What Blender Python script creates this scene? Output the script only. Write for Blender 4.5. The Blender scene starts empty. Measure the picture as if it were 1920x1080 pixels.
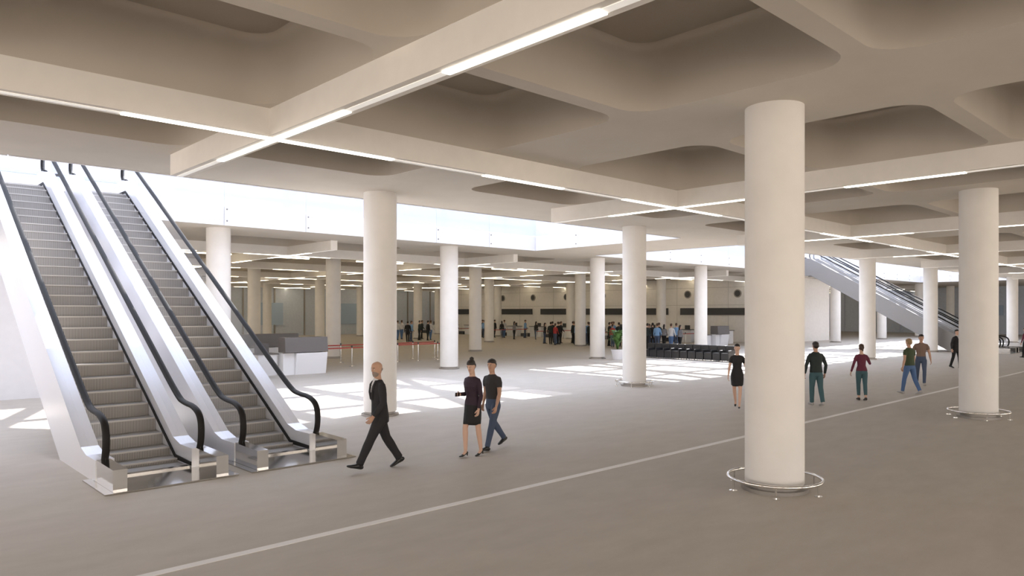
import bpy, math, random
import numpy as np
from mathutils import Vector, Matrix
random.seed(3)
S = bpy.context.scene
try:
    S.view_settings.view_transform = 'Standard'
except Exception:
    pass

# ------------------------------------------------------------------ materials
_m = {}
def mat(name, col, rough=0.6, metal=0.0, emis=0.0, ecol=None, noise=0.0, nscale=4.0, bump=0.0, bscale=60.0, spec=0.5):
    if name in _m: return _m[name]
    m = bpy.data.materials.new(name); m.use_nodes = True
    nt = m.node_tree; b = nt.nodes['Principled BSDF']
    b.inputs['Base Color'].default_value = (*col, 1)
    b.inputs['Roughness'].default_value = rough
    b.inputs['Metallic'].default_value = metal
    b.inputs['Specular IOR Level'].default_value = spec
    tc = None
    if noise > 0 or bump > 0:
        tc = nt.nodes.new('ShaderNodeTexCoord')
    if noise > 0:
        n = nt.nodes.new('ShaderNodeTexNoise'); n.inputs['Scale'].default_value = nscale; n.inputs['Detail'].default_value = 6
        nt.links.new(tc.outputs['Object'], n.inputs['Vector'])
        r = nt.nodes.new('ShaderNodeValToRGB')
        r.color_ramp.elements[0].position = 0.3; r.color_ramp.elements[1].position = 0.7
        r.color_ramp.elements[0].color = (*[c*(1-noise) for c in col], 1)
        r.color_ramp.elements[1].color = (*[min(1, c*(1+noise)) for c in col], 1)
        nt.links.new(n.outputs['Fac'], r.inputs['Fac']); nt.links.new(r.outputs['Color'], b.inputs['Base Color'])
    if bump > 0:
        n2 = nt.nodes.new('ShaderNodeTexNoise'); n2.inputs['Scale'].default_value = bscale; n2.inputs['Detail'].default_value = 3
        nt.links.new(tc.outputs['Object'], n2.inputs['Vector'])
        bp = nt.nodes.new('ShaderNodeBump'); bp.inputs['Strength'].default_value = bump; bp.inputs['Distance'].default_value = 0.01
        nt.links.new(n2.outputs['Fac'], bp.inputs['Height']); nt.links.new(bp.outputs['Normal'], b.inputs['Normal'])
    if emis > 0:
        b.inputs['Emission Color'].default_value = (*(ecol or col), 1)
        b.inputs['Emission Strength'].default_value = emis
    _m[name] = m
    return m

def glassmat(name, tint, fac, rough=0.05, diff=None):
    m = bpy.data.materials.new(name); m.use_nodes = True
    nt = m.node_tree; nt.nodes.clear()
    o = nt.nodes.new('ShaderNodeOutputMaterial')
    t = nt.nodes.new('ShaderNodeBsdfTransparent'); t.inputs['Color'].default_value = (*tint, 1)
    g = nt.nodes.new('ShaderNodeBsdfPrincipled'); g.inputs['Base Color'].default_value = (*(diff or tint), 1); g.inputs['Roughness'].default_value = rough
    x = nt.nodes.new('ShaderNodeMixShader'); x.inputs[0].default_value = fac
    nt.links.new(t.outputs[0], x.inputs[1]); nt.links.new(g.outputs[0], x.inputs[2]); nt.links.new(x.outputs[0], o.inputs[0])
    return m

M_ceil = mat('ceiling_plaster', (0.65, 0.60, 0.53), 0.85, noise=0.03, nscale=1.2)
M_coffw = mat('coffer_side_shade_tint', (0.56, 0.51, 0.445), 0.85, noise=0.03, nscale=1.2)  # ceiling plaster toned down, recess shade put into the side colour
M_coff = mat('coffer_top_shade_tint', (0.42, 0.375, 0.32), 0.9, noise=0.03, nscale=1.2)  # same plaster painted darker to deepen the shade in the coffer tops
M_beam = mat('beam_plaster', (0.86, 0.83, 0.79), 0.8, noise=0.02)
M_strip = mat('light_strip_on', (1, .95, .85), 0.5, emis=5.0, ecol=(1, .94, .82))
M_stripw = mat('light_strip_warm', (1, .9, .7), 0.5, emis=9.0, ecol=(1, .85, .60))
M_stripoff = mat('light_strip_diffuser', (.85, .83, .8), 0.5, emis=0.4, ecol=(1, .95, .88))
M_col = mat('column_paint', (0.79, 0.77, 0.745), 0.7, noise=0.03, nscale=2, bump=0.1, bscale=30)
M_white = mat('white_wall', (0.80, 0.81, 0.86), 0.6, noise=0.02)
M_cream = mat('cream_wall_panel', (0.90, 0.87, 0.83), 0.6, noise=0.03)
M_joint = mat('panel_joint', (0.60, 0.57, 0.54), 0.7)
M_mull = mat('mullion_blue_grey', (0.50, 0.54, 0.64), 0.6)
M_dark = mat('dark_panel', (0.05, 0.05, 0.055), 0.4)
M_black = mat('black_rubber', (0.012, 0.011, 0.011), 0.55, spec=.25)
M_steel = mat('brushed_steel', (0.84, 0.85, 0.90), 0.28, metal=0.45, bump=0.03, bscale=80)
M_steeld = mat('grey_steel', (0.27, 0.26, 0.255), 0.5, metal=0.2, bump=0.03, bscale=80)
M_chrome = mat('chrome', (0.85, 0.84, 0.82), 0.10, metal=1.0)
M_plate = mat('floor_plate_steel', (0.50, 0.48, 0.45), 0.12, metal=0.9)
M_base = mat('column_base_metal', (0.33, 0.31, 0.29), 0.4, metal=0.6)
M_glass = glassmat('clear_glass', (0.90, 0.91, 0.93), 0.16)
M_frost = glassmat('frosted_glass', (0.88, 0.91, 0.98), 0.62, 0.2, (0.80, 0.84, 0.93))
M_bluewall = mat('blue_grey_glazing', (0.52, 0.57, 0.66), 0.3, noise=0.05)
M_bluelit = mat('blue_glazing_panel', (0.38, 0.48, 0.62), 0.2)
M_red = mat('red_belt', (0.45, 0.07, 0.06), 0.6)
M_greyp = mat('grey_counter', (0.15, 0.14, 0.14), 0.5)
M_counter = mat('white_counter', (0.80, 0.81, 0.84), 0.4)
M_leaf = mat('leaf', (0.09, 0.19, 0.05), 0.5, noise=0.3, nscale=8)
M_line = mat('floor_line_white', (0.88, 0.86, 0.84), 0.5)
M_seat = mat('black_leather', (0.02, 0.02, 0.022), 0.4)

def floor_mat():
    m = bpy.data.materials.new('floor_terrazzo'); m.use_nodes = True
    nt = m.node_tree; b = nt.nodes['Principled BSDF']
    tc = nt.nodes.new('ShaderNodeTexCoord')
    mp = nt.nodes.new('ShaderNodeMapping'); mp.inputs['Scale'].default_value = (1, 2.2, 1)
    nt.links.new(tc.outputs['Object'], mp.inputs['Vector'])
    n = nt.nodes.new('ShaderNodeTexNoise'); n.inputs['Scale'].default_value = 1.1; n.inputs['Detail'].default_value = 8; n.inputs['Roughness'].default_value = .65
    nt.links.new(mp.outputs[0], n.inputs['Vector'])
    r = nt.nodes.new('ShaderNodeValToRGB')
    r.color_ramp.elements[0].position = .25; r.color_ramp.elements[0].color = (.515, .475, .425, 1)
    r.color_ramp.elements[1].position = .75; r.color_ramp.elements[1].color = (.60, .556, .505, 1)
    nt.links.new(n.outputs['Fac'], r.inputs[0]); nt.links.new(r.outputs[0], b.inputs['Base Color'])
    b.inputs['Roughness'].default_value = .62
    b.inputs['Specular IOR Level'].default_value = .22
    return m
M_floor = floor_mat()

def step_mat():
    m = bpy.data.materials.new('escalator_step_ribs'); m.use_nodes = True
    nt = m.node_tree; b = nt.nodes['Principled BSDF']
    tc = nt.nodes.new('ShaderNodeTexCoord')
    w = nt.nodes.new('ShaderNodeTexWave'); w.bands_direction = 'X'; w.inputs['Scale'].default_value = 12; w.inputs['Distortion'].default_value = 0
    nt.links.new(tc.outputs['Object'], w.inputs['Vector'])
    r = nt.nodes.new('ShaderNodeValToRGB')
    r.color_ramp.elements[0].position = .35; r.color_ramp.elements[0].color = (.20, .19, .18, 1)
    r.color_ramp.elements[1].position = .6; r.color_ramp.elements[1].color = (.46, .44, .42, 1)
    nt.links.new(w.outputs['Fac'], r.inputs[0]); nt.links.new(r.outputs[0], b.inputs['Base Color'])
    b.inputs['Roughness'].default_value = .45; b.inputs['Metallic'].default_value = .2
    return m
M_step = step_mat()
M_nose = mat('step_nosing', (.55, .53, .51), .4, metal=.3)

# ------------------------------------------------------------------ mesh builder
class MB:
    def __init__(s): s.v=[]; s.f=[]; s.mi=[]; s.sm=[]
    def add(s, vs, fs, mi=0, sm=False):
        o=len(s.v); s.v.extend([tuple(p) for p in vs])
        for f in fs: s.f.append(tuple(i+o for i in f)); s.mi.append(mi); s.sm.append(sm)
    def box(s, a, b, mi=0):
        x0,y0,z0=a; x1,y1,z1=b
        s.add([(x0,y0,z0),(x1,y0,z0),(x1,y1,z0),(x0,y1,z0),(x0,y0,z1),(x1,y0,z1),(x1,y1,z1),(x0,y1,z1)],
              [(0,3,2,1),(4,5,6,7),(0,1,5,4),(1,2,6,5),(2,3,7,6),(3,0,4,7)],mi)
    def prism(s, poly, x0, x1, mi=0):   # poly in (y,z), extruded on x
        n=len(poly)
        vs=[(x0,p[0],p[1]) for p in poly]+[(x1,p[0],p[1]) for p in poly]
        fs=[tuple(range(n-1,-1,-1)),tuple(range(n,2*n))]+[(i,(i+1)%n,n+(i+1)%n,n+i) for i in range(n)]
        s.add(vs,fs,mi)
    def cyl(s, c, r, z0, z1, n=24, mi=0, r2=None):
        r2=r if r2 is None else r2
        vs=[(c[0]+r*math.cos(2*math.pi*i/n),c[1]+r*math.sin(2*math.pi*i/n),z0) for i in range(n)]
        vs+=[(c[0]+r2*math.cos(2*math.pi*i/n),c[1]+r2*math.sin(2*math.pi*i/n),z1) for i in range(n)]
        s.add(vs,[(i,(i+1)%n,n+(i+1)%n,n+i) for i in range(n)],mi,True)
        s.add(vs[:n],[tuple(range(n-1,-1,-1))],mi); s.add(vs[n:],[tuple(range(n))],mi)
    def torus(s, c, R, r, n=48, k=10, mi=0):
        vs=[];fs=[]
        for i in range(n):
            a=2*math.pi*i/n
            for j in range(k):
                t=2*math.pi*j/k
                q=R+r*math.cos(t); vs.append((c[0]+q*math.cos(a),c[1]+q*math.sin(a),c[2]+r*math.sin(t)))
        for i in range(n):
            for j in range(k):
                fs.append((i*k+j,((i+1)%n)*k+j,((i+1)%n)*k+(j+1)%k,i*k+(j+1)%k))
        s.add(vs,fs,mi,True)
    def tube(s, st, side, n=12, mi=0):
        P=[Vector(a[0]) for a in st]; vs=[];fs=[]
        side=Vector(side)
        for i,(c,ra,rb) in enumerate(st):
            d=(P[min(i+1,len(P)-1)]-P[max(i-1,0)]).normalized()
            u=(side-d*side.dot(d)); 
            if u.length<1e-4: u=d.orthogonal()
            u.normalize(); w=d.cross(u)
            for j in range(n):
                t=2*math.pi*j/n
                vs.append(P[i]+u*ra*math.cos(t)+w*rb*math.sin(t))
        m=len(st)
        for i in range(m-1):
            for j in range(n):
                fs.append((i*n+j,i*n+(j+1)%n,(i+1)*n+(j+1)%n,(i+1)*n+j))
        fs.append(tuple(range(n-1,-1,-1))); fs.append(tuple((m-1)*n+j for j in range(n)))
        s.add(vs,fs,mi,True)
    def sphere(s, c, r, mi=0, n=12, k=8):
        vs=[];fs=[]
        for i in range(k+1):
            a=math.pi*i/k
            for j in range(n):
                t=2*math.pi*j/n
                vs.append((c[0]+r[0]*math.sin(a)*math.cos(t),c[1]+r[1]*math.sin(a)*math.sin(t),c[2]+r[2]*math.cos(a)))
        for i in range(k):
            for j in range(n): fs.append((i*n+j,(i+1)*n+j,(i+1)*n+(j+1)%n,i*n+(j+1)%n))
        s.add(vs,fs,mi,True)
    def mesh(s, name, mats):
        me=bpy.data.meshes.new(name); me.from_pydata(s.v,[],s.f)
        for m in mats: me.materials.append(m)
        me.polygons.foreach_set('material_index',s.mi); me.polygons.foreach_set('use_smooth',s.sm)
        me.update(); return me
    def obj(s, name, mats, parent=None, loc=(0,0,0)):
        o=bpy.data.objects.new(name,s.mesh(name,mats)); bpy.context.collection.objects.link(o)
        o.location=loc
        if parent: o.parent=parent
        return o
def empty(name, loc=(0,0,0)):
    e=bpy.data.objects.new(name,None); e.location=loc; bpy.context.collection.objects.link(e); return e

# ------------------------------------------------------------------ grid
CX0, CY0, PI_ = 10.1, 5.1, 10.5
ZC = 5.6; ZF = 6.2
XMIN, XMAX = -16.15, 99.35
YMIN, YMAX = -12.4, 76.85
VY0, VY1 = 16.6, 24.9
VOIDS = [(-4.0, 25.0), (29.5, 80.0)]

b=MB(); b.box((XMIN,YMIN,-0.3),(XMAX,YMAX,0.0)); b.obj('floor',[M_floor])
b=MB(); b.box((-14,7.6,0.0),(XMAX,7.72,0.004)); b.obj('floor_marking_line',[M_line])

# ceiling with rounded coffers
b=MB()
def rrect(x0,x1,y0,y1,r,k=5):
    pts=[]
    cs=[(x1-r,y1-r,0),(x0+r,y1-r,90),(x0+r,y0+r,180),(x1-r,y0+r,270)]
    for (cx,cy,a0) in cs:
        for i in range(k):
            a=math.radians(a0+90*i/(k-1)); pts.append((cx+r*math.cos(a),cy+r*math.sin(a)))
    return pts
def outer(X0,X1,Y0,Y1,pts,k=5):
    o=[]
    for q in range(4):
        for i in range(k):
            t=i/(k-1)
            if q==0:
                p0=pts[0];p1=pts[k-1]
                o.append((X1,p0[1]+(Y1-p0[1])*min(1,2*t)) if t<=.5 else (X1+(p1[0]-X1)*(2*t-1),Y1))
            elif q==1:
                p0=pts[k];p1=pts[2*k-1]
                o.append((p0[0]+(X0-p0[0])*min(1,2*t),Y1) if t<=.5 else (X0,Y1+(p1[1]-Y1)*(2*t-1)))
            elif q==2:
                p0=pts[2*k];p1=pts[3*k-1]
                o.append((X0,p0[1]+(Y0-p0[1])*min(1,2*t)) if t<=.5 else (X0+(p1[0]-X0)*(2*t-1),Y0))
            else:
                p0=pts[3*k];p1=pts[4*k-1]
                o.append((p0[0]+(X1-p0[0])*min(1,2*t),Y0) if t<=.5 else (X1,Y0+(p1[1]-Y0)*(2*t-1)))
    return o
def coffer(X0,X1,Y0,Y1,x0,x1,y0,y1):
    K=7; R0=.5
    pts=rrect(x0,x1,y0,y1,R0,K); out=outer(X0,X1,Y0,Y1,pts,K); n=len(pts)
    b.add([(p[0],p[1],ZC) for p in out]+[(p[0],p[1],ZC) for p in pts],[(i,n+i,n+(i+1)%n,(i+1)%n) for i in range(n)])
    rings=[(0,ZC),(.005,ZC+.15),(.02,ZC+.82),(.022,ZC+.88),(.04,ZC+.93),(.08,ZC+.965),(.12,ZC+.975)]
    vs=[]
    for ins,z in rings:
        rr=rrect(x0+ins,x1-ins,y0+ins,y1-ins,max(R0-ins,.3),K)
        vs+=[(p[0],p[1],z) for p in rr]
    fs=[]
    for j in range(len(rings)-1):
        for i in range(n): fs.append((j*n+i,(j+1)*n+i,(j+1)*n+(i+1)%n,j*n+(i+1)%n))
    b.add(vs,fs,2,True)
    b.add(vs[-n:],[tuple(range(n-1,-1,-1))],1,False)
nx=int(round((XMAX-XMIN)/5.25))
rows=[]
y=CY0-3.5*5
while y<YMAX-1.7:
    rows.append(y); y+=3.5
for yc in rows:
    if 13.9 < yc < 27: continue
    for i in range(nx):
        X0=XMIN+i*5.25; X1=X0+5.25
        rel=(X0-CX0)/5.25
        if int(round(rel))%2==0: x0,x1=X0+1.15,X1-.16
        else: x0,x1=X0+.16,X1-1.15
        coffer(X0,X1,yc-1.75,yc+1.75,x0,x1,yc-1.6,yc+1.6)
for (x0,x1,y0,y1) in [(XMIN,XMAX,13.85,VY0),(XMIN,XMAX,VY1,27.85),(XMIN,VOIDS[0][0],VY0,VY1),(VOIDS[0][1],VOIDS[1][0],VY0,VY1),(VOIDS[1][1],XMAX,VY0,VY1)]:
    b.box((x0,y0,ZC),(x1,y1,ZF))
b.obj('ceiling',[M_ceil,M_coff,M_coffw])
b=MB()
b.box((XMIN,YMIN,6.65),(XMAX,13.8,6.8)); b.box((XMIN,27.9,6.65),(XMAX,YMAX,6.8))
b.obj('upper_floor_slab',[M_white])

def fascia(x0,x1,y0,y1,nrm):
    b=MB()
    along_x = (y0==y1)
    L = (x1-x0) if along_x else (y1-y0)
    n=max(1,int(round(L/3.15))); w=L/n
    for i in range(n):
        for (z0,z1,mi) in [(ZC-.02,ZF+.06,0),(ZF+.08,ZF+1.0,1)]:
            a=i*w+.01; c=(i+1)*w-.01
            if along_x: 
                ys=sorted([y0+nrm*.01,y0+nrm*.05]); b.box((x0+a,ys[0],z0),(x0+c,ys[1],z1),mi)
            else:
                xs=sorted([x0+nrm*.01,x0+nrm*.05]); b.box((xs[0],y0+a,z0),(xs[1],y0+c,z1),mi)
        for q in (.10,):
            for z in (ZC+.14,ZF-.06):
                if along_x: b.sphere((x0+i*w+q,y0+nrm*.06,z),(.03,.03,.03),2)
                else: b.sphere((x0+nrm*.06,y0+i*w+q,z),(.03,.03,.03),2)
    if along_x: b.box((x0,min(y0,y0+nrm*.06),ZF+1.0),(x1,max(y0,y0+nrm*.06),ZF+1.04),3)
    else: b.box((min(x0,x0+nrm*.06),y0,ZF+1.0),(max(x0,x0+nrm*.06),y1,ZF+1.04),3)
    b.obj('glass_balustrade',[M_white,M_frost,M_steeld,M_mull])
ESC=[(2.92,4.60),(5.05,6.72)]
ESC2=[(53.0,54.68),(55.13,56.8)]
for (x0,x1),es in zip(VOIDS,(ESC,ESC2)):
    fascia(x0,x1,VY0,VY0,1)
    fascia(x0,es[0][0]-.05,VY1,VY1,-1)
    fascia(es[1][1]+.05,x1,VY1,VY1,-1)
    fascia(x0,x0,VY0+.06,VY1-.06,1); fascia(x1,x1,VY0+.06,VY1-.06,-1)

def beams():
    def on_segments(lo,hi,colpos):
        segs=[]; k=-4
        while True:
            c=colpos+k*PI_; m=c+PI_/2
            if c-3>hi: break
            for (p,hw) in ((c,1.1),(m,2.1)):
                s0,s1=max(lo,p-hw),min(hi,p+hw)
                if s1-s0>.3: segs.append((s0,s1))
            k+=1
        return segs
    w=.15; t=.05
    for yl in [CY0+PI_*(k+.5) for k in range(-2,7)]:
        if VY0-2<yl<VY1+2 or yl<YMIN or yl>YMAX: continue
        b=MB(); b.box((XMIN,yl-w,5.2),(XMAX,yl+w,ZC+.02),0)
        b.box((XMIN,yl-t,5.192),(XMAX,yl+t,5.2),1)
        on=3 if yl>35 else 2
        for s0,s1 in on_segments(XMIN,XMAX,CX0): b.box((s0,yl-t-.005,5.18),(s1,yl+t+.005,5.2),on)
        b.obj('ceiling_light_beam',[M_beam,M_stripoff,M_strip,M_stripw])
    for k in range(-2,9):
        xl=CX0+PI_*(k+.5)
        if xl<XMIN+.2 or xl>XMAX-.2: continue
        for lo,hi in ((YMIN,14.5),(27.2,YMAX)):
            b=MB(); b.box((xl-w,lo,5.201),(xl+w,hi,ZC+.02),0)
            b.box((xl-t,lo,5.193),(xl+t,hi-.05,5.201),1)
            for s0,s1 in on_segments(lo,hi-1.8 if hi<20 else hi,CY0):
                b.box((xl-t-.005,s0,5.181),(xl+t+.005,s1,5.201),3 if s0>35 else 2)
            b.obj('ceiling_light_beam',[M_beam,M_stripoff,M_strip,M_stripw])
    b=MB()
    for k in range(-1,5):
        for yy in (36.6,47.1,57.6,68.1):
            xc=CX0+PI_*k
            if xc>54: continue
            for q in (-3.1,3.1): b.box((xc+q-1.6,yy-.06,5.50),(xc+q+1.6,yy+.06,5.56),0)
    b.obj('linear_ceiling_lights',[M_stripw])
beams()

bc=MB(); bc.cyl((0,0),.47,0,.05,48,1); bc.cyl((0,0),.38,.05,.11,48,1); bc.cyl((0,0),.415,.11,ZC+.02,64,0)
me_col=bc.mesh('column',[M_col,M_base])
for i in range(-1,9):
    for j in range(-1,7):
        x=CX0+PI_*i; y=CY0+PI_*j
        if x>56.5 and y>29: continue
        if x>XMAX-1: continue
        o=bpy.data.objects.new('column',me_col); o.location=(x,y,0); bpy.context.collection.objects.link(o)
for (i,j) in ((0,0),(1,0),(1,1),(2,0),(2,1)):
    b=MB(); b.torus((0,0,.17),.66,.024)
    for k in range(6):
        a=k*math.pi/3+.5
        x,y=.66*math.cos(a),.66*math.sin(a)
        b.cyl((x,y),.014,.012,.17,12); b.cyl((x,y),.055,0,.014,16)
    b.obj('column_guard_ring',[M_chrome],loc=(CX0+PI_*i,CY0+PI_*j,0))

# ------------------------------------------------------------------ escalators
def chaikin(p,it=3):
    for _ in range(it):
        q=[p[0]]
        for a,c in zip(p[:-1],p[1:]):
            q.append((a[0]*.75+c[0]*.25,a[1]*.75+c[1]*.25)); q.append((a[0]*.25+c[0]*.75,a[1]*.25+c[1]*.75))
        q.append(p[-1]); p=q
    return p
SL=math.tan(math.radians(30)); YB=13.15; YT=YB+ZF/SL
def escalator(x0,x1,steel):
    root=empty('escalator',((x0+x1)/2,11.4,0))
    W=x1-x0; hw=W/2; o=11.4
    def L(p): return [(a-o,z) for a,z in p]
    deck=[(12.35,.0),(12.35,.34),(12.9,.34),(13.25,.42),(YT,ZF+.36),(YT+.35,ZF+.42),(24.75,ZF+.42),(24.75,ZF-.9),(YT,ZF-.9),(14.7,0.0)]
    b=MB()
    for s in (-1,1):
        xa,xb=sorted((s*hw,s*(hw-.26))); b.prism(L(deck),xa,xb)
    b.obj('balustrade_deck',[steel],root)
    b=MB()
    for s in (-1,1):
        xa,xb=sorted((s*(hw-.01),s*(hw-.20))); b.prism(L([(11.45,.0),(11.45,.33),(12.35,.345),(12.35,0)]),xa,xb)
    b.obj('newel_pedestals',[M_chrome],root)
    prof=[(12.45,.03)]
    y=13.0; z=.03
    prof.append((y,z))
    for r in [.06,.14,.2]:
        z+=r; prof.append((y,z)); y+=.4; prof.append((y,z))
    while z+.231<ZF-.3:
        z+=.231; prof.append((y,z)); y+=.4; prof.append((y,z))
    rem=ZF-z
    for r in (rem*.5,rem*.33,rem*.17):
        z+=r; prof.append((y,z)); y+=.4; prof.append((y,z))
    poly=prof+[(24.9,ZF),(24.9,ZF-.85),(YT,ZF-.85),(14.8,0.002),(12.45,0.002)]
    b=MB(); b.prism(L(poly),-hw+.262,hw-.262,0)
    for a,c in zip(prof[:-1],prof[1:]):
        if abs(a[0]-c[0])<1e-6 and c[1]-a[1]>.04:
            b.box((-hw+.27,c[0]-o-.012,c[1]-.022),(hw-.27,c[0]-o+.015,c[1]+.004),1)
    b.obj('steps',[M_step,M_nose],root)
    b=MB(); b.box((-hw+.0,-.05,0.003),(hw,1.05,.025)); b.box((-hw-.12,-.05,.001),(-hw,1.2,.02)); b.box((hw,-.05,.001),(hw+.12,1.2,.02))
    b.box((-hw+.27,1.0,.02),(hw-.27,1.12,.05))
    b.obj('floor_plate',[M_plate],root)
    rail=[(12.95,.22),(12.72,.20),(12.42,.22),(12.27,.50),(12.30,.86),(12.60,1.0),(13.05,1.02),(13.35,1.08)]
    k=8
    for i in range(1,k+1):
        t=i/k; rail.append((13.35+(YT+.0-13.35)*t, 1.08+(ZF+.93-1.08)*t))
    rail+=[(YT+.35,ZF+.99),(24.35,ZF+.99),(24.68,ZF+.88),(24.72,ZF+.62),(24.6,ZF+.46),(24.3,ZF+.44)]
    rail=chaikin(rail,3)
    def decktop(y):
        pts=[(11.45,.34),(12.9,.34),(13.25,.42),(YT,ZF+.36),(YT+.35,ZF+.42),(24.8,ZF+.42)]
        return float(np.interp(y,[p[0] for p in pts],[p[1] for p in pts]))
    for s,nm in ((-1,'a'),(1,'b')):
        xc=s*(hw-.13)
        b=MB(); b.tube([((xc,a-o,z),.055,.042) for a,z in rail],(1,0,0),12)
        b.obj('handrail_'+nm,[M_black],root)
        b=MB()
        imax=min(range(len(rail)),key=lambda i:rail[i][0]); jmax=max(range(len(rail)),key=lambda i:rail[i][0])
        env=rail[imax:jmax+1]
        vs=[];fs=[]
        for a,z in env:
            vs.append((xc-.006,a-o,max(z-.02,decktop(a)-.05))); vs.append((xc-.006,a-o,decktop(a)-.03))
        for i in range(len(env)-1): fs.append((2*i,2*i+2,2*i+3,2*i+1))
        b.add(vs,fs)
        b.obj('glass_panel_'+nm,[M_glass],root)
        b=MB(); b.prism(L([(12.36,.06),(12.36,.12),(13.1,.14),(YT,ZF+.06),(24.6,ZF+.06),(24.6,ZF+.0),(YT,ZF-.02),(13.1,.06)]),*sorted((s*(hw-.262),s*(hw-.275))))
        b.obj('skirt_brush_'+nm,[M_black],root)
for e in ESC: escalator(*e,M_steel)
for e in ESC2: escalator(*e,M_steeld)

b=MB(); b.box((-12,25.75,0),(6.9,26.0,4.6)); b.obj('wall_escalator',[M_white])

# rear hall walls
b=MB(); b.box((57,28.7,0),(67.5,YMAX,ZC))
for z in (3.2,4.75): b.box((56.985,28.8,z),(57,YMAX,z+.03),1)
for yy in np.arange(33,76,5.25): b.box((56.985,yy,0),(57,yy+.03,ZC),1)
b.obj('wall_checkin',[M_cream,M_joint])
b=MB()
for yy in np.arange(32.1,74,5.0):
    n=24
    for R,xo,mi in ((.36,56.93,1),(.27,56.925,0)):
        vs=[(xo,yy+R*math.cos(2*math.pi*i/n),4.2+R*math.sin(2*math.pi*i/n)) for i in range(n)]
        vs+=[(56.98,v[1],v[2]) for v in vs]
        b.add(vs,[tuple(range(n))]+[(i,(i+1)%n,n+(i+1)%n,n+i) for i in range(n)],mi)
b.obj('porthole_vents',[M_dark,M_base])
for yy in np.arange(30.2,72,9.0):
    b=MB(); b.box((56.8,yy,2.35),(56.97,yy+7.6,2.95),0); b.box((56.82,yy-.03,2.31),(56.96,yy+7.63,2.35),1)
    b.obj('checkin_display_panel',[M_dark,M_base])
for yy in np.arange(31,72,3.6):
    b=MB(); b.box((53.6,yy,0),(54.3,yy+1.6,1.05),0); b.box((53.5,yy-.05,1.05),(54.4,yy+1.65,1.1),1); b.box((53.9,yy+.3,1.1),(53.95,yy+.8,1.45),1)
    b.box((53.5,yy+1.7,0),(54.6,yy+2.9,.35),1)
    b.obj('checkin_desk',[M_counter,M_dark])
b=MB(); b.box((XMIN,75,0),(57,75.3,ZC))
for xx in np.arange(-14,57,3.5): b.box((xx,74.9,0),(xx+.15,75,ZC),1)
for xx in (18,33,43): b.box((xx,74.85,1.2),(xx+3,74.95,3.6),2)
b.obj('wall_back',[M_bluewall,M_base,M_bluelit])
b=MB(); b.box((XMAX-.3,YMIN,0),(XMAX,75,ZC))
for yy in np.arange(YMIN,75,3.5): b.box((XMAX-.4,yy,0),(XMAX-.3,yy+.15,ZC),1)
for yy in (2.5,14.0,22,30): b.box((XMAX-.45,yy,2.2),(XMAX-.35,yy+3.2,3.4),2)
b.obj('wall_east',[M_bluewall,M_mull,M_bluelit])
for nm,ax in (('fill_opening_frame_1',0),('fill_opening_frame_2',1)):  # unseen sides left open for sky fill light, dressed with glassless frames
    b=MB()
    if ax==0:
        for yy in np.arange(YMIN,75,3.5): b.box((XMIN,yy,0),(XMIN+.15,yy+.08,ZC))
        for z in (0,2.7,5.5): b.box((XMIN,YMIN,z),(XMIN+.12,75,z+.08))
    else:
        for xx in np.arange(XMIN+.2,XMAX-.5,3.5): b.box((xx,YMIN,0),(xx+.08,YMIN+.15,ZC))
        for z in (0,2.7,5.5): b.box((XMIN+.2,YMIN,z),(XMAX-.5,YMIN+.12,z+.08))
    b.obj(nm,[M_base])

# upper level + skylight
b=MB(); b.box((XMIN,36,6.8),(XMAX,36.3,12))
for xx in np.arange(XMIN+2,XMAX,5.25): b.box((xx,35.9,6.8),(xx+.25,36,12),1)
for z in (8.4,10.2): b.box((XMIN,35.9,z),(XMAX,36,z+.12),1)
b.obj('wall_upper_north',[M_white,M_mull])
b=MB(); b.box((XMIN,9,6.8),(XMAX,9.3,12)); b.obj('wall_upper_south',[M_white])
b=MB(); b.box((XMIN,9.3,6.8),(XMIN+.3,36,12)); b.obj('wall_upper_west',[M_white])
SK0,SK1=14.0,34.0
b=MB(); b.box((XMIN,9,12),(XMAX,SK0,12.3)); b.box((XMIN,SK1,12),(XMAX,36.3,12.3)); b.obj('roof',[M_white])
b=MB()
for xx in np.arange(XMIN,XMAX,3.0): b.box((xx,SK0,12),(xx+.5,SK1,12.2))
for yy in np.arange(SK0+3,SK1,3.0): b.box((XMIN,yy,12.02),(XMAX,yy+.40,12.18))
xx=XMIN
while xx<XMAX-8:
    for (a,c) in (((xx,SK0),(xx+8,SK1)),):
        d=Vector((c[0]-a[0],c[1]-a[1],0)).normalized(); n=Vector((-d.y,d.x,0))*.2
        p=[(a[0]-n.x,a[1]-n.y),(a[0]+n.x,a[1]+n.y),(c[0]+n.x,c[1]+n.y),(c[0]-n.x,c[1]-n.y)]
        b.add([(q[0],q[1],12.03) for q in p]+[(q[0],q[1],12.17) for q in p],[(0,1,2,3),(7,6,5,4),(0,4,5,1),(1,5,6,2),(2,6,7,3),(3,7,4,0)])
    xx+=6.0
b.obj('skylight_frame',[M_white])

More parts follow.
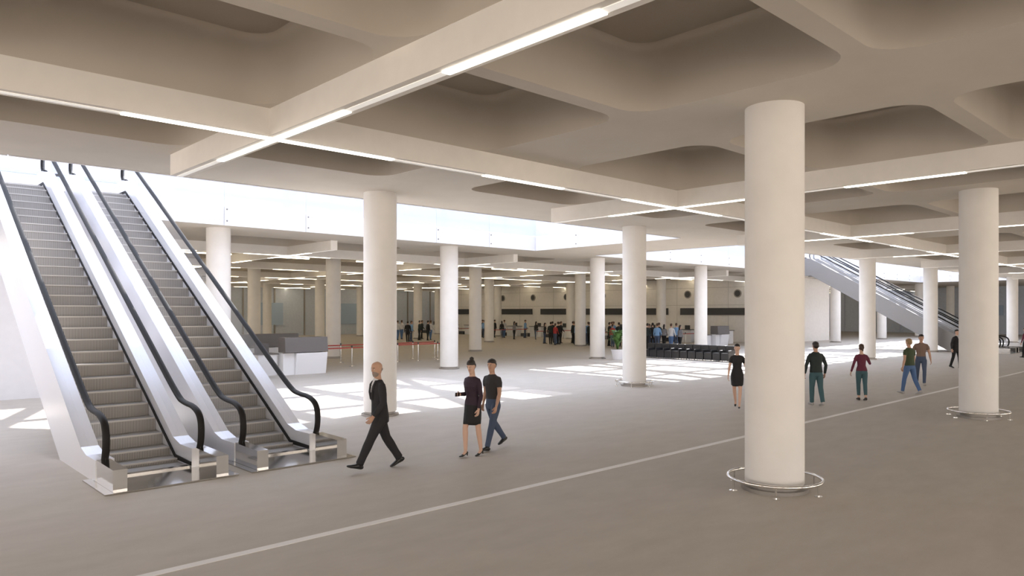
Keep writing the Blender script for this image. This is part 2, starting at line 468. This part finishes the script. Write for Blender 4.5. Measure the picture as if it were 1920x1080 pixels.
# ------------------------------------------------------------------ furniture
def counter(x,y,ang,w=1.9):
    b=MB()
    b.prism([(0,0),(-.14,.86),(-.14,.9),(.5,.9),(.5,0)],-w/2+.5,w/2,0)
    b.box((-w/2,.05,0),(-w/2+.5,.5,.9),0)
    b.prism([(-.16,.93),(-.1,1.55),(.5,1.55),(.5,.93)],-w/2,w/2+.02,1)
    b.box((-w/2-.9,.4,0),(-w/2-.1,1.1,.85),0); b.box((-w/2-.95,.35,.85),(-w/2-.05,1.15,.9),1)
    b.box((-w/2-.8,.95,.9),(-w/2-.2,1.0,1.3),1)
    o=b.obj('service_counter',[M_counter,M_greyp],loc=(x,y,0)); o.rotation_euler=(0,0,ang)
counter(14.4,27.9,0); counter(11.9,30.3,0); counter(15.2,33.2,0,3.0); counter(49.0,28.9,0,1.6)
def barrier(pts):
    root=empty('queue_barrier',(pts[0][0],pts[0][1],0)); p0=pts[0]
    b=MB()
    for p in pts:
        c=(p[0]-p0[0],p[1]-p0[1]); b.cyl(c,.16,0,.025,20,0); b.cyl(c,.03,.025,.98,12,0); b.cyl(c,.038,.88,1.0,12,1)
    b.obj('posts',[M_chrome,M_dark],root)
    b=MB()
    for a,c in zip(pts[:-1],pts[1:]):
        d=Vector((c[0]-a[0],c[1]-a[1],0)).normalized(); n=Vector((-d.y,d.x,0))*.008
        q=[(a[0]-p0[0]+n.x,a[1]-p0[1]+n.y),(c[0]-p0[0]+n.x,c[1]-p0[1]+n.y),(c[0]-p0[0]-n.x,c[1]-p0[1]-n.y),(a[0]-p0[0]-n.x,a[1]-p0[1]-n.y)]
        b.add([(k[0],k[1],.86) for k in q]+[(k[0],k[1],.92) for k in q],[(0,3,2,1),(4,5,6,7),(0,1,5,4),(1,2,6,5),(2,3,7,6),(3,0,4,7)])
    b.obj('belts',[M_red],root)
barrier([(16.6+1.5*i,30.4) for i in range(3)])
barrier([(21.4,31.4),(22.7,31.4),(24.0,31.4),(25.3,31.4)])
barrier([(17.5+1.5*i,33.0) for i in range(6)])
for k in range(5): barrier([(50.5-0.0,32+6.5*k),(48.8,32+6.5*k),(47,32+6.5*k),(45.3,32+6.5*k)])
for i in range(11):
    yy=19.5+i*.5
    b=MB()
    b.box((33.7,yy,.06),(34.3,yy+.46,.46),0); b.box((34.22,yy,.40),(34.40,yy+.46,.82),0)
    b.box((33.66,yy-.01,.40),(34.3,yy+.04,.60),0)
    for q in (33.74,34.22):
        for r in (.03,.37): b.box((q,yy+r,0),(q+.04,yy+r+.04,.07),1)
    o=b.obj('lounge_seat',[M_seat,M_base]); bv=o.modifiers.new('bev','BEVEL'); bv.width=.02; bv.segments=2
def plant(x,y):
    root=empty('potted_plant',(x,y,0))
    b=MB(); b.cyl((0,0),.24,0,.5,28,0,.34); b.cyl((0,0),.36,.5,.56,28,0); b.cyl((0,0),.33,.561,.57,24,1)
    b.obj('pot',[M_white,M_dark],root)
    b=MB(); rnd=random.Random(5)
    for k in range(60):
        a=rnd.uniform(0,6.28); L=rnd.uniform(.8,1.75); out=rnd.uniform(.2,.62); wd=rnd.uniform(.06,.10)
        d=Vector((math.cos(a),math.sin(a),0)); s=Vector((-d.y,d.x,0)); vs=[];n=7
        for i in range(n+1):
            t=i/n; p=d*(out*t*t*1.0+.05*t)+Vector((0,0,.56+L*(t-.38*t*t*t)))
            w=wd*math.sin(math.pi*min(1,.12+t*.88))+.004
            vs+=[p-s*w,p+Vector((0,0,-.015)),p+s*w]
        fs=[]
        for i in range(n): fs+=[(3*i,3*i+1,3*i+4,3*i+3),(3*i+1,3*i+2,3*i+5,3*i+4)]
        b.add(vs,fs,0,True)
    b.obj('leaves',[M_leaf],root)
plant(31.25,24.8)

# ------------------------------------------------------------------ people
SKIN=mat('skin_light',(.62,.40,.30),.55); SKIN2=mat('skin_tan',(.50,.30,.21),.55)
EYE=mat('eye_dark',(.03,.02,.02),.2); LIP=mat('lips',(.42,.16,.14),.5); EYEW=mat('eye_white',(.75,.73,.7),.3)
def cm(name,c,r=.8): return mat(name,c,r,bump=.25,bscale=40)
def V(*a): return Vector(a)
def build_person(name, spec, vox=.010, detail=True):
    f=spec.get('female',False)
    prims=[]
    def T(label,st,side=(1,0,0)): prims.append((label,[(Vector(c),a,b) for c,a,b in st],Vector(side)))
    O=spec['outfit']
    up_rot=Matrix.Rotation(-math.radians(spec.get('lean',3)),4,'X')
    piv=V(0,0,.93)
    def U(p): return piv+(up_rot@(Vector(p)-piv))
    top=O['top']; bottom=O['bottom']
    hipx=.085 if f else .092
    kind=O.get('bottomtype','trousers')
    for s,(a,kb,fp) in zip((-1,1),spec['legs']):
        a=math.radians(a); kb=math.radians(kb); fp=math.radians(fp)
        H=V(s*hipx,0,.92); K=H+V(0,math.sin(a),-math.cos(a))*.43
        a2=a-kb; A=K+V(0,math.sin(a2),-math.cos(a2))*.42
        A.x=s*(hipx-.02)
        if kind=='trousers':
            e=O.get('slack',.0)
            end=K.lerp(A,O.get('cuff',.98)); 
            T(bottom,[(H,.082,.095),(H.lerp(K,.12),.092,.102),(H.lerp(K,.35),.088+e,.095+e),(H.lerp(K,.75),.072+e,.076+e),(K,.063+e,.068+e),(K.lerp(A,.3),.061+e,.069+e),(K.lerp(A,.7),.052+e,.057+e),(end,.05+e*1.2,.056+e*1.3)])
            T('skin',[(K.lerp(A,.5),.04,.045),(A,.036,.04)])
        else:
            T('legskin',[(H,.08,.085),(H.lerp(K,.4),.074,.078),(H.lerp(K,.8),.058,.06),(K,.05,.054),(K.lerp(A,.25),.05,.058),(K.lerp(A,.6),.042,.047),(A,.032,.037)])
        fd=V(0,math.cos(fp),math.sin(fp)); fu=V(0,-math.sin(fp),math.cos(fp))
        if O.get('heels'):
            T('shoe',[(A-fu*.045-fd*.05,.024,.028),(A-fu*.06+fd*.02,.028,.028),(A-fu*.09+fd*.10,.036,.02),(A-fu*.095+fd*.165,.026,.013)])
            T('skin',[(A,.032,.036),(A-fu*.04+fd*.02,.03,.028),(A-fu*.075+fd*.08,.03,.02)])
            T('shoe',[(A-fu*.05-fd*.05,.018,.018),(A-fu*.11-fd*.05,.009,.009)])
        else:
            T('shoe',[(A-fu*.045-fd*.07,.026,.026),(A-fu*.043-fd*.045,.034,.04),(A-fu*.03+fd*.0,.038,.052),(A-fu*.045+fd*.07,.04,.036),(A-fu*.055+fd*.13,.044,.028),(A-fu*.058+fd*.18,.034,.02),(A-fu*.06+fd*.2,.02,.012)])
            T('shoe',[(A-fu*.0,.04,.045),(A-fu*.05,.036,.045)])
    if f: tor=[(.85,.13,.105,0),(.93,.168,.12,-.005),(1.0,.155,.11,0),(1.10,.118,.088,.004),(1.2,.125,.095,.006),(1.29,.142,.118,.015),(1.36,.15,.105,.008),(1.41,.138,.085,0),(1.455,.085,.065,-.005),(1.50,.055,.055,-.005)]
    else: tor=[(.84,.13,.11,0),(.93,.165,.12,-.003),(1.02,.155,.115,0),(1.12,.145,.11,.004),(1.22,.158,.118,.005),(1.32,.172,.125,.006),(1.39,.172,.112,0),(1.44,.135,.09,-.005),(1.48,.085,.07,-.008),(1.52,.06,.058,-.008)]
    g=O.get('bulk',.0)
    T(bottom if kind=='trousers' else top,[(U((0,y,z)),a,b) for z,a,b,y in tor[:3]])
    T(top,[(U((0,y,z)),a+g,b+g) for z,a,b,y in tor[1:-1]])
    if O.get('jacket'):
        T(top,[(U((0,0,z)),a,b) for z,a,b in ((.80,.175,.135),(.88,.185,.14),(1.0,.172,.13),(1.12,.158,.122),(1.25,.168,.128),(1.37,.168,.12))])
        T('shirt',[(U((0,.10,1.20)),.012,.035),(U((0,.105,1.32)),.03,.04),(U((0,.075,1.43)),.048,.04),(U((0,.03,1.50)),.056,.035)])
        T('tie',[(U((0,.142,1.20)),.018,.012),(U((0,.15,1.32)),.022,.010),(U((0,.122,1.43)),.016,.010),(U((0,.09,1.475)),.016,.012)])
        for s in (-1,1):
            T(top,[(U((s*.03,.13,1.18)),.02,.012),(U((s*.062,.13,1.30)),.032,.014),(U((s*.075,.10,1.42)),.028,.014),(U((s*.06,.05,1.48)),.02,.014)])
    if kind=='skirt':
        zl=O.get('hem',.56)
        T(bottom,[(V(0,.01,zl),.165,.165),(V(0,.005,zl+.08),.172,.162),(V(0,0,.80),.18,.145),(V(0,0,.93),.176,.128),(V(0,0,1.02),.15,.11),(V(0,0,1.10),.122,.092)])
    nh=spec.get('headturn',0); Rh=Matrix.Rotation(math.radians(nh),4,'Z')@Matrix.Rotation(math.radians(-spec.get('nod',0)),4,'X')
    hp=V(0,-.005,1.54)
    def Hd(p): return U(hp+(Rh@(Vector(p)-hp)))
    T('skin',[(U((0,-.012,1.43)),.06,.058),(U((0,-.005,1.53)),.052,.055),(Hd((0,.0,1.60)),.052,.055)])
    hs=.94 if f else 1.0
    head=[(1.548,.022,.02,.068),(1.560,.04,.042,.048),(1.585,.055,.064,.028),(1.61,.064,.080,.014),(1.64,.071,.090,.006),(1.67,.075,.095,.002),(1.70,.076,.098,0),(1.73,.072,.093,-.003),(1.755,.058,.076,-.006),(1.772,.035,.046,-.008),(1.778,.015,.02,-.008)]
    sd=Rh@V(1,0,0)
    T('skin',[(Hd((0,y,z)),a*hs,b*hs) for z,a,b,y in head],sd)
    T('skin',[(Hd((0,.092,1.678)),.009,.010),(Hd((0,.103,1.655)),.012,.012),(Hd((0,.108,1.643)),.016,.012),(Hd((0,.097,1.632)),.012,.008)],sd)
    for s in (-1,1):
        T('skin',[(Hd((s*.076*hs,-.008,1.682)),.008,.014),(Hd((s*.081*hs,-.010,1.662)),.010,.018),(Hd((s*.077*hs,-.004,1.632)),.006,.010)],sd)
    hair=O.get('hair','short')
    def E(label,c,r,n=7):
        st=[]
        for i in range(n):
            t=-math.cos(math.pi*(i+.35)/(n-1+.7)); k=math.sqrt(max(.02,1-t*t)); st.append((Hd((c[0],c[1],c[2]+r[2]*t)),r[0]*k,r[1]*k))
        T(label,st,sd)
    if hair!='bald':
        E('hair',(0,-.010,1.728),(.084*hs,.106*hs,.070)); E('hair',(0,-.04,1.675),(.084*hs,.076,.085))
        if hair=='bun': E('hair',(0,-.06,1.80),(.042,.042,.038)); 
        if hair=='updo': E('hair',(0,-.10,1.73),(.05,.045,.05))
        if hair=='long': T('hair',[(Hd((0,-.06,1.70)),.08,.055),(Hd((0,-.075,1.60)),.085,.045),(Hd((0,-.085,1.48)),.075,.03),(Hd((0,-.09,1.42)),.05,.015)],sd)
        if hair=='tail': T('hair',[(Hd((0,-.09,1.73)),.03,.03),(Hd((0,-.14,1.68)),.03,.03),(Hd((0,-.14,1.56)),.022,.022)],sd)
    elif O.get('fringe'):
        E('beard',(0,-.030,1.655),(.0785,.072,.038))
    if O.get('beard'):
        T('beard',[(Hd((0,.062,1.545)),.03,.025),(Hd((0,.045,1.57)),.052,.052),(Hd((0,.03,1.60)),.062,.066)],sd)
    shx=.155 if f else .182
    hands=[]
    slv=O.get('sleeve','long'); gg=.012 if O.get('jacket') else .006
    for s,(d1,d2) in zip((-1,1),spec['arms']):
        d1=Vector(d1); d1.x*=s; d1.normalize(); d2=Vector(d2); d2.x*=s; d2.normalize()
        Sh=U((s*shx,-.005,1.395)); E1=Sh+d1*.285; W=E1+d2*.25
        r=.86 if f else 1.0
        T(top,[(U((s*.07,-.005,1.425)),.045*r,.055*r),(Sh+V(-s*.015,0,.003),.050*r+gg*.5,.056*r+gg*.5),(Sh+d1*.06,.051*r+gg,.055*r+gg),(Sh+d1*.15,.047*r+gg,.051*r+gg)],(0,1,0))
        arm='skin' if slv!='long' else top; ex=gg if slv=='long' else 0
        T(arm,[(Sh+d1*.05,.046*r+ex,.05*r+ex),(Sh+d1*.18,.042*r+ex,.047*r+ex),(E1,.037*r+ex,.04*r+ex),(E1+d2*.07,.038*r+ex,.041*r+ex),(E1+d2*.17,.031*r+ex,.034*r+ex),(E1+d2*(.235 if slv=='long' else .20),.027*r+ex,.030*r+ex)],(0,1,0))
        T('skin',[(E1+d2*.15,.026*r,.03*r),(W,.022*r,.027*r)],(0,1,0))
        fw=V(0,1,0); w=(fw-d2*fw.dot(d2))
        if w.length<.35: w=V(0,0,1)-d2*d2.z
        w.normalize(); nrm=d2.cross(w); 
        if nrm.dot(V(-s,0,-.3))<0: nrm=-nrm
        T('skin',[(W-d2*.01,.026*r,.019),(W+d2*.03,.036*r,.018),(W+d2*.07,.041*r,.016),(W+d2*.092,.038*r,.012)],w)
        hands.append((W,d2,w,nrm,r))
    b=MB()
    for lab,st,sd_ in prims:
        c0,a0,b0=st[0];c1,a1,b1=st[-1]
        n0=(st[0][0]-st[1][0]).normalized(); n1=(st[-1][0]-st[-2][0]).normalized()
        k0=min(a0,b0)*(.25); k1=min(a1,b1)*(.25)
        b.tube([(c0+n0*k0,a0*.75,b0*.75)]+list(st)+[(c1+n1*k1,a1*.75,b1*.75)],sd_,14 if detail else 10)
    tmp=bpy.data.objects.new('tmp',b.mesh('tmp',[])); bpy.context.collection.objects.link(tmp)
    rm=tmp.modifiers.new('r','REMESH'); rm.mode='VOXEL'; rm.voxel_size=vox; rm.use_smooth_shade=True
    smo=tmp.modifiers.new('s','SMOOTH'); smo.factor=.5; smo.iterations=(4 if vox<.009 else 3) if detail else 1
    dg=bpy.context.evaluated_depsgraph_get(); me=bpy.data.meshes.new_from_object(tmp.evaluated_get(dg))
    bpy.data.objects.remove(tmp)
    nv=len(me.vertices); co=np.empty(nv*3); me.vertices.foreach_get('co',co); co=co.reshape(-1,3)
    faces=[tuple(p.vertices) for p in me.polygons]
    fc=np.empty(len(faces)*3); me.polygons.foreach_get('center',fc); fc=fc.reshape(-1,3)
    bpy.data.meshes.remove(me)
    best=np.full(len(fc),1e9); lab=np.zeros(len(fc),int)
    labels=[];
    for l,_,_ in prims:
        if l not in labels: labels.append(l)
    for l in ('eye','eyew','lips','skin','hair'):
        if l not in labels: labels.append(l)
    for l,st,sd_ in prims:
        li=labels.index(l)
        for (c0,a0,b0),(c1,a1,b1) in zip(st[:-1],st[1:]):
            d=c1-c0; Ld=d.length
            if Ld<1e-6: continue
            d=d/Ld; u=sd_-d*sd_.dot(d)
            if u.length<1e-4: u=d.orthogonal()
            u.normalize(); w=d.cross(u)
            rel=fc-np.array(c0); al=rel@np.array(d); t=np.clip(al/Ld,0,1)
            a=a0+(a1-a0)*t; bb=b0+(b1-b0)*t; ov=al-t*Ld
            ru=rel@np.array(u); rw=rel@np.array(w)
            q=np.sqrt((ru/a)**2+(rw/bb)**2); m=(q-1)*np.minimum(a,bb); m=np.where(np.abs(ov)>1e-6,np.sqrt(np.maximum(m,0)**2+ov**2),m)
            better=m<best-1e-6; best[better]=m[better]; lab[better]=li
    if kind=='skirt':
        ls=labels.index('legskin'); lab[(lab==ls)&(fc[:,2]>O.get('hem',.56)-.02)]=labels.index(bottom)
    out=MB(); out.v=[tuple(c) for c in co]; out.f=list(faces); out.mi=[int(x) for x in lab]; out.sm=[True]*len(faces)
    if detail:
        sk=labels.index('skin')
        for s in (-1,1):
            p=Hd((s*.031*hs,.086*hs+.001,1.668)); out.sphere(p,(.012,.009,.006),labels.index('eyew'),10,6)
            p=Hd((s*.031*hs,.0925*hs+.002,1.668)); out.sphere(p,(.0062,.005,.006),labels.index('eye'),8,6)
            out.tube([(Hd((s*.014,.097*hs,1.687)),.004,.004),(Hd((s*.032,.094*hs,1.690)),.004,.004),(Hd((s*.05,.080*hs,1.686)),.003,.003)],(0,0,1),6,labels.index('hair') if hair!='bald' else labels.index('eye'))
        out.tube([(Hd((-.022,.085*hs,1.607)),.003,.003),(Hd((0,.096*hs,1.608)),.006,.005),(Hd((.022,.085*hs,1.607)),.003,.003)],(0,0,1),8,labels.index('lips'))
        for W,d2,w,nrm,r in hands:
            for k,(off,Lf) in enumerate(((.030,.068),(.0105,.078),(-.0095,.072),(-.029,.056))):
                base=W+d2*.083+w*off*r; a=0; p=base; pts=[(p-d2*.02,.0095,.0095),(p,.0092,.0092)]
                for q,fr in enumerate((.42,.32,.26)):
                    a+=math.radians((18,26,22)[q]); dd=d2*math.cos(a)+nrm*math.sin(a); p=p+dd*Lf*fr*1.05; pts.append((p,.0088-.0010*q,.0088-.0010*q))
                pts.append((p+dd*.005,.004,.004)); out.tube(pts,w,8,sk)
            p=W+d2*.02+w*.022*r; pts=[(p,.012,.012)]
            for q,(aw,an,Lq) in enumerate(((.8,.15,.035),(.5,.35,.03),(.25,.45,.022))):
                dd=(d2+w*aw+nrm*an).normalized(); p=p+dd*Lq; pts.append((p,.0115-.0012*q,.0115-.0012*q))
            pts.append((p+dd*.004,.005,.005)); out.tube(pts,nrm,8,sk)
        for ex in spec.get('extras',[]): ex(out,labels,hands,U,Hd)
    sc=spec['h']/1.78
    arr=np.array(out.v); zm=arr[:,2].min(); arr[:,2]-=zm; arr*=sc; out.v=[tuple(x) for x in arr]
    colmap=O['colors']; mats=[]
    for l in labels:
        if l=='eye': mats.append(EYE)
        elif l=='eyew': mats.append(EYEW)
        elif l=='lips': mats.append(LIP)
        elif l=='legskin': mats.append(colmap.get('skin',SKIN))
        else: mats.append(colmap.get(l,SKIN))
    return out.mesh(name,mats)
def place(name,me,x,y,head):
    o=bpy.data.objects.new(name,me); bpy.context.collection.objects.link(o)
    o.location=(x,y,0); hx,hy=head; o.rotation_euler=(0,0,math.atan2(-hx,hy)); return o
RT=(.7283,-.6853); FW=(.6853,.7283)
def hd(r,f): return (RT[0]*r+FW[0]*f, RT[1]*r+FW[1]*f)

black=cm('cloth_black',(.012,.012,.014)); suit=cm('cloth_suit',(.014,.014,.017)); white=cm('cloth_white',(.6,.6,.62)); plum=cm('cloth_plum',(.032,.016,.030))
tee=cm('cloth_charcoal',(.035,.033,.035)); jean=cm('denim_blue',(.06,.085,.14)); jeant=cm('denim_teal',(.05,.11,.125)); maroon=cm('cloth_maroon',(.13,.02,.045))
green=cm('cloth_olive',(.05,.07,.035)); jacketd=cm('cloth_dark_green',(.018,.028,.028)); bluej=cm('denim_mid',(.08,.15,.30)); grey=cm('cloth_grey',(.25,.25,.27)); redc=cm('cloth_red',(.4,.04,.04)); skyb=cm('cloth_skyblue',(.2,.36,.6)); tan=cm('cloth_tan',(.20,.13,.10))
shoeb=mat('shoe_black',(.01,.01,.01),.3); shoeg=mat('shoe_light',(.4,.38,.36),.5)
hb=mat('hair_dark',(.018,.012,.01),.5); hbr=mat('hair_brown',(.07,.035,.02),.5); hgr=mat('hair_grey',(.25,.2,.17),.7); hblond=mat('hair_blonde',(.3,.2,.1),.6)
def phone_ex(i):
    def ex(out,labels,hands,U,Hd):
        W,d2,w,nrm,r=hands[i]
        c=W+d2*.12+nrm*.03; li=labels.index('eye')
        vs=[]
        for a in (-.07,.07):
            for b_ in (-.035,.035):
                for c_ in (-.005,.005): vs.append(c+d2*a+w*b_+nrm*c_)
        out.add(vs,[(0,1,3,2),(4,6,7,5),(0,4,5,1),(2,3,7,6),(0,2,6,4),(1,5,7,3)],li)
    return ex
me=build_person('businessman',dict(h=1.80,lean=4,headturn=18,legs=[(27,2,14),(-20,12,-22)],
   arms=[((.18,.05,-1),(-.05,.60,-.75)),((.2,-.38,-1),(.05,.0,-1))],
   outfit=dict(top='jacket',bottom='trousers',jacket=True,slack=.008,hair='bald',fringe=True,beard=True,
   colors=dict(jacket=suit,trousers=suit,shirt=white,tie=black,shoe=shoeb,beard=hgr,skin=SKIN2))),vox=.007)
place('businessman',me,6.6,10.2,hd(-.85,-.52))
me=build_person('woman_with_phone',dict(h=1.70,female=True,lean=2,nod=14,headturn=10,legs=[(-8,6,-6),(16,14,0)],extras=[phone_ex(1)],
   arms=[((.15,-.05,-1),(.05,.35,-1)),((.15,-.25,-1),(-.12,.9,.06))],
   outfit=dict(top='jacket',bottom='skirt',bottomtype='skirt',hem=.60,heels=True,hair='bun',bulk=.012,
   colors=dict(jacket=plum,skirt=black,shoe=shoeb,hair=hb,skin=SKIN))),vox=.007)
place('woman_with_phone',me,8.42,9.98,hd(-.6,-.8))
me=build_person('man_in_tshirt',dict(h=1.72,lean=3,headturn=12,legs=[(18,3,8),(-18,22,-20)],
   arms=[((.15,.15,-1),(.0,.4,-1)),((.28,-.3,-1),(.12,.15,-1))],
   outfit=dict(top='tee',bottom='jeans',sleeve='short',hair='short',
   colors=dict(tee=tee,jeans=jean,shoe=shoeb,hair=hb,skin=SKIN2))),vox=.007)
place('man_in_tshirt',me,9.15,10.25,hd(-.65,-.75))
me=build_person('woman_in_dress',dict(h=1.70,female=True,legs=[(12,4,6),(-12,16,-14)],
   arms=[((.3,-.2,-1),(.3,.15,-1)),((.2,.2,-1),(.1,.3,-1))],
   outfit=dict(top='dress',bottom='dress',bottomtype='skirt',hem=.62,heels=True,sleeve='short',hair='updo',
   colors=dict(dress=black,shoe=shoeb,hair=hb,skin=SKIN))))
place('woman_in_dress',me,17.9,10.1,hd(-.35,-.94))
me=build_person('man_in_dark_jacket',dict(h=1.76,legs=[(8,3,2),(-10,12,-10)],
   arms=[((.4,-.1,-1),(.1,.2,-1)),((.4,-.1,-1),(-.05,.15,-1))],
   outfit=dict(top='jacket',bottom='jeans',bulk=.018,slack=.006,hair='short',colors=dict(jacket=jacketd,jeans=jeant,shoe=shoeg,hair=hb,skin=SKIN2))))
place('man_in_dark_jacket',me,19.95,8.85,hd(-.1,1))
me=build_person('woman_on_phone',dict(h=1.64,female=True,legs=[(6,3,2),(-8,10,-8)],extras=[phone_ex(1)],
   arms=[((.35,-.1,-1),(.15,.3,-.8)),((.5,.25,-1),(-.45,.35,1.0))],
   outfit=dict(top='blouse',bottom='capri',bulk=.008,cuff=.8,hair='tail',colors=dict(blouse=maroon,capri=jeant,shoe=shoeb,hair=hbr,skin=SKIN))))
place('woman_on_phone',me,22.1,8.45,hd(.15,1))
me=build_person('man_in_olive_tshirt',dict(h=1.76,legs=[(16,4,6),(-14,16,-14)],
   arms=[((.35,-.25,-1),(.2,.1,-1)),((.35,.2,-1),(.1,.4,-1))],
   outfit=dict(top='tee',bottom='jeans',sleeve='short',bulk=.012,hair='short',colors=dict(tee=green,jeans=bluej,shoe=shoeg,hair=hblond,skin=SKIN2))))
place('man_in_olive_tshirt',me,24.9,8.05,hd(-.35,.94))
me=build_person('man_in_tan_shirt',dict(h=1.80,legs=[(12,4,4),(-12,14,-12)],
   arms=[((.25,.2,-1),(.1,.3,-1)),((.25,-.2,-1),(.1,.1,-1))],
   outfit=dict(top='tee',bottom='jeans',sleeve='short',hair='short',colors=dict(tee=tan,jeans=jean,shoe=shoeg,hair=hb,skin=SKIN2))))
place('man_in_tan_shirt',me,28.2,8.75,hd(-.3,-.94))
me_b=build_person('man_in_black',dict(h=1.78,legs=[(10,4,4),(-10,12,-12)],
   arms=[((.2,.1,-1),(.05,.3,-1)),((.2,-.2,-1),(.05,.1,-1))],
   outfit=dict(top='jacket',bottom='trousers',jacket=True,hair='short',colors=dict(jacket=black,trousers=black,shirt=white,tie=black,shoe=shoeb,hair=hb,skin=SKIN))),vox=.014)
place('man_in_black',me_b,38.0,10.3,hd(.3,-.95))
me_r=build_person('woman_in_red_top',dict(h=1.70,female=True,legs=[(10,4,4),(-10,12,-12)],
   arms=[((.2,.1,-1),(.05,.3,-1)),((.2,-.2,-1),(.05,.1,-1))],
   outfit=dict(top='top',bottom='pants',hair='long',colors=dict(top=maroon,pants=black,shoe=shoeb,hair=hb,skin=SKIN))),vox=.014)
place('woman_in_maroon_top',me_r,49.4,9.9,hd(-.4,.9))
vars_=[]
for i,(t,bt,fem,hh) in enumerate([(black,black,False,'short'),(skyb,jean,False,'short'),(grey,black,True,'long'),(redc,jean,True,'tail'),(jacketd,black,False,'short'),(white,bluej,False,'short'),(black,jean,True,'long'),(jacketd,black,False,'short')]):
    vars_.append(build_person('standing_traveller',dict(h=1.70 if fem else 1.80,female=fem,legs=[(4,2,0),(-5,4,0)],
       arms=[((.2,.1,-1),(.0,.4,-1)),((.25,.1,-1),(-.1,.6,-.6))] if i%2 else [((.2,-.05,-1),(.05,.15,-1)),((.2,.05,-1),(.05,.2,-1))],
       outfit=dict(top='top',bottom='pants',bulk=.015,slack=.006,hair=hh,colors=dict(top=t,pants=bt,shoe=shoeb,hair=[hb,hbr][i%2],skin=[SKIN,SKIN2][i%2]))),vox=.02,detail=False))
rnd=random.Random(11)
def crowd(cx,cy,n,sx,sy):
    pts=[]; tries=0
    while len(pts)<n and tries<4000:
        tries+=1
        x=cx+rnd.uniform(-sx,sx); y=cy+rnd.uniform(-sy,sy)
        if all((x-a)**2+(y-c)**2>.4 for a,c in pts) and not (abs(x-41.6)<1 and abs(y-36.6)<1) and not(abs(x-52.1)<1 and abs(y-36.6)<1) and not(abs(x-41.6)<1 and abs(y-26.1)<1) and all(not(44.9<x<50.9 and abs(y-(32+6.5*k))<.35) for k in range(5)):
            pts.append((x,y)); a=rnd.uniform(-.9,.9)+math.atan2(0.2,1)
            place('standing_traveller',rnd.choice(vars_),x,y,(math.cos(a),math.sin(a)))
crowd(44.5,39.2,22,3.2,2.6)
crowd(43.2,29.8,10,1.8,1.8)
crowd(43.5,34.0,10,2.5,1.6)
crowd(38.5,55,9,3,4)
crowd(49,52,10,3,5)
crowd(11,38,3,2,2)

# ------------------------------------------------------------------ light
w=bpy.data.worlds.new('sky'); S.world=w; w.use_nodes=True; nt=w.node_tree
bg=nt.nodes['Background']; tc=nt.nodes.new('ShaderNodeTexCoord'); sp=nt.nodes.new('ShaderNodeSeparateXYZ'); r=nt.nodes.new('ShaderNodeValToRGB')
nt.links.new(tc.outputs['Generated'],sp.inputs[0]); nt.links.new(sp.outputs['Z'],r.inputs[0])
e=r.color_ramp.elements; e[0].position=0.0; e[0].color=(.90,.77,.64,1); e[1].position=.75; e[1].color=(.58,.65,.81,1)
m_=e.new(.35); m_.color=(.66,.69,.76,1)
nt.links.new(r.outputs[0],bg.inputs[0]); bg.inputs[1].default_value=4.8
sl=bpy.data.lights.new('sun','SUN'); sl.energy=13; sl.angle=.006; sl.color=(1,.97,.95)
so=bpy.data.objects.new('sun',sl); bpy.context.collection.objects.link(so); so.location=(40,30,40)
so.rotation_euler=Vector((-1.2,-.22,-1)).to_track_quat('-Z','Y').to_euler()

# ------------------------------------------------------------------ camera
cam=bpy.data.cameras.new('camera'); co=bpy.data.objects.new('camera',cam); bpy.context.collection.objects.link(co)
co.location=(0,0,2.6); co.rotation_euler=(math.radians(90),0,math.radians(-43.26))
cam.sensor_width=36; cam.lens=25.41; cam.shift_y=45/1920; cam.clip_end=400
S.camera=co
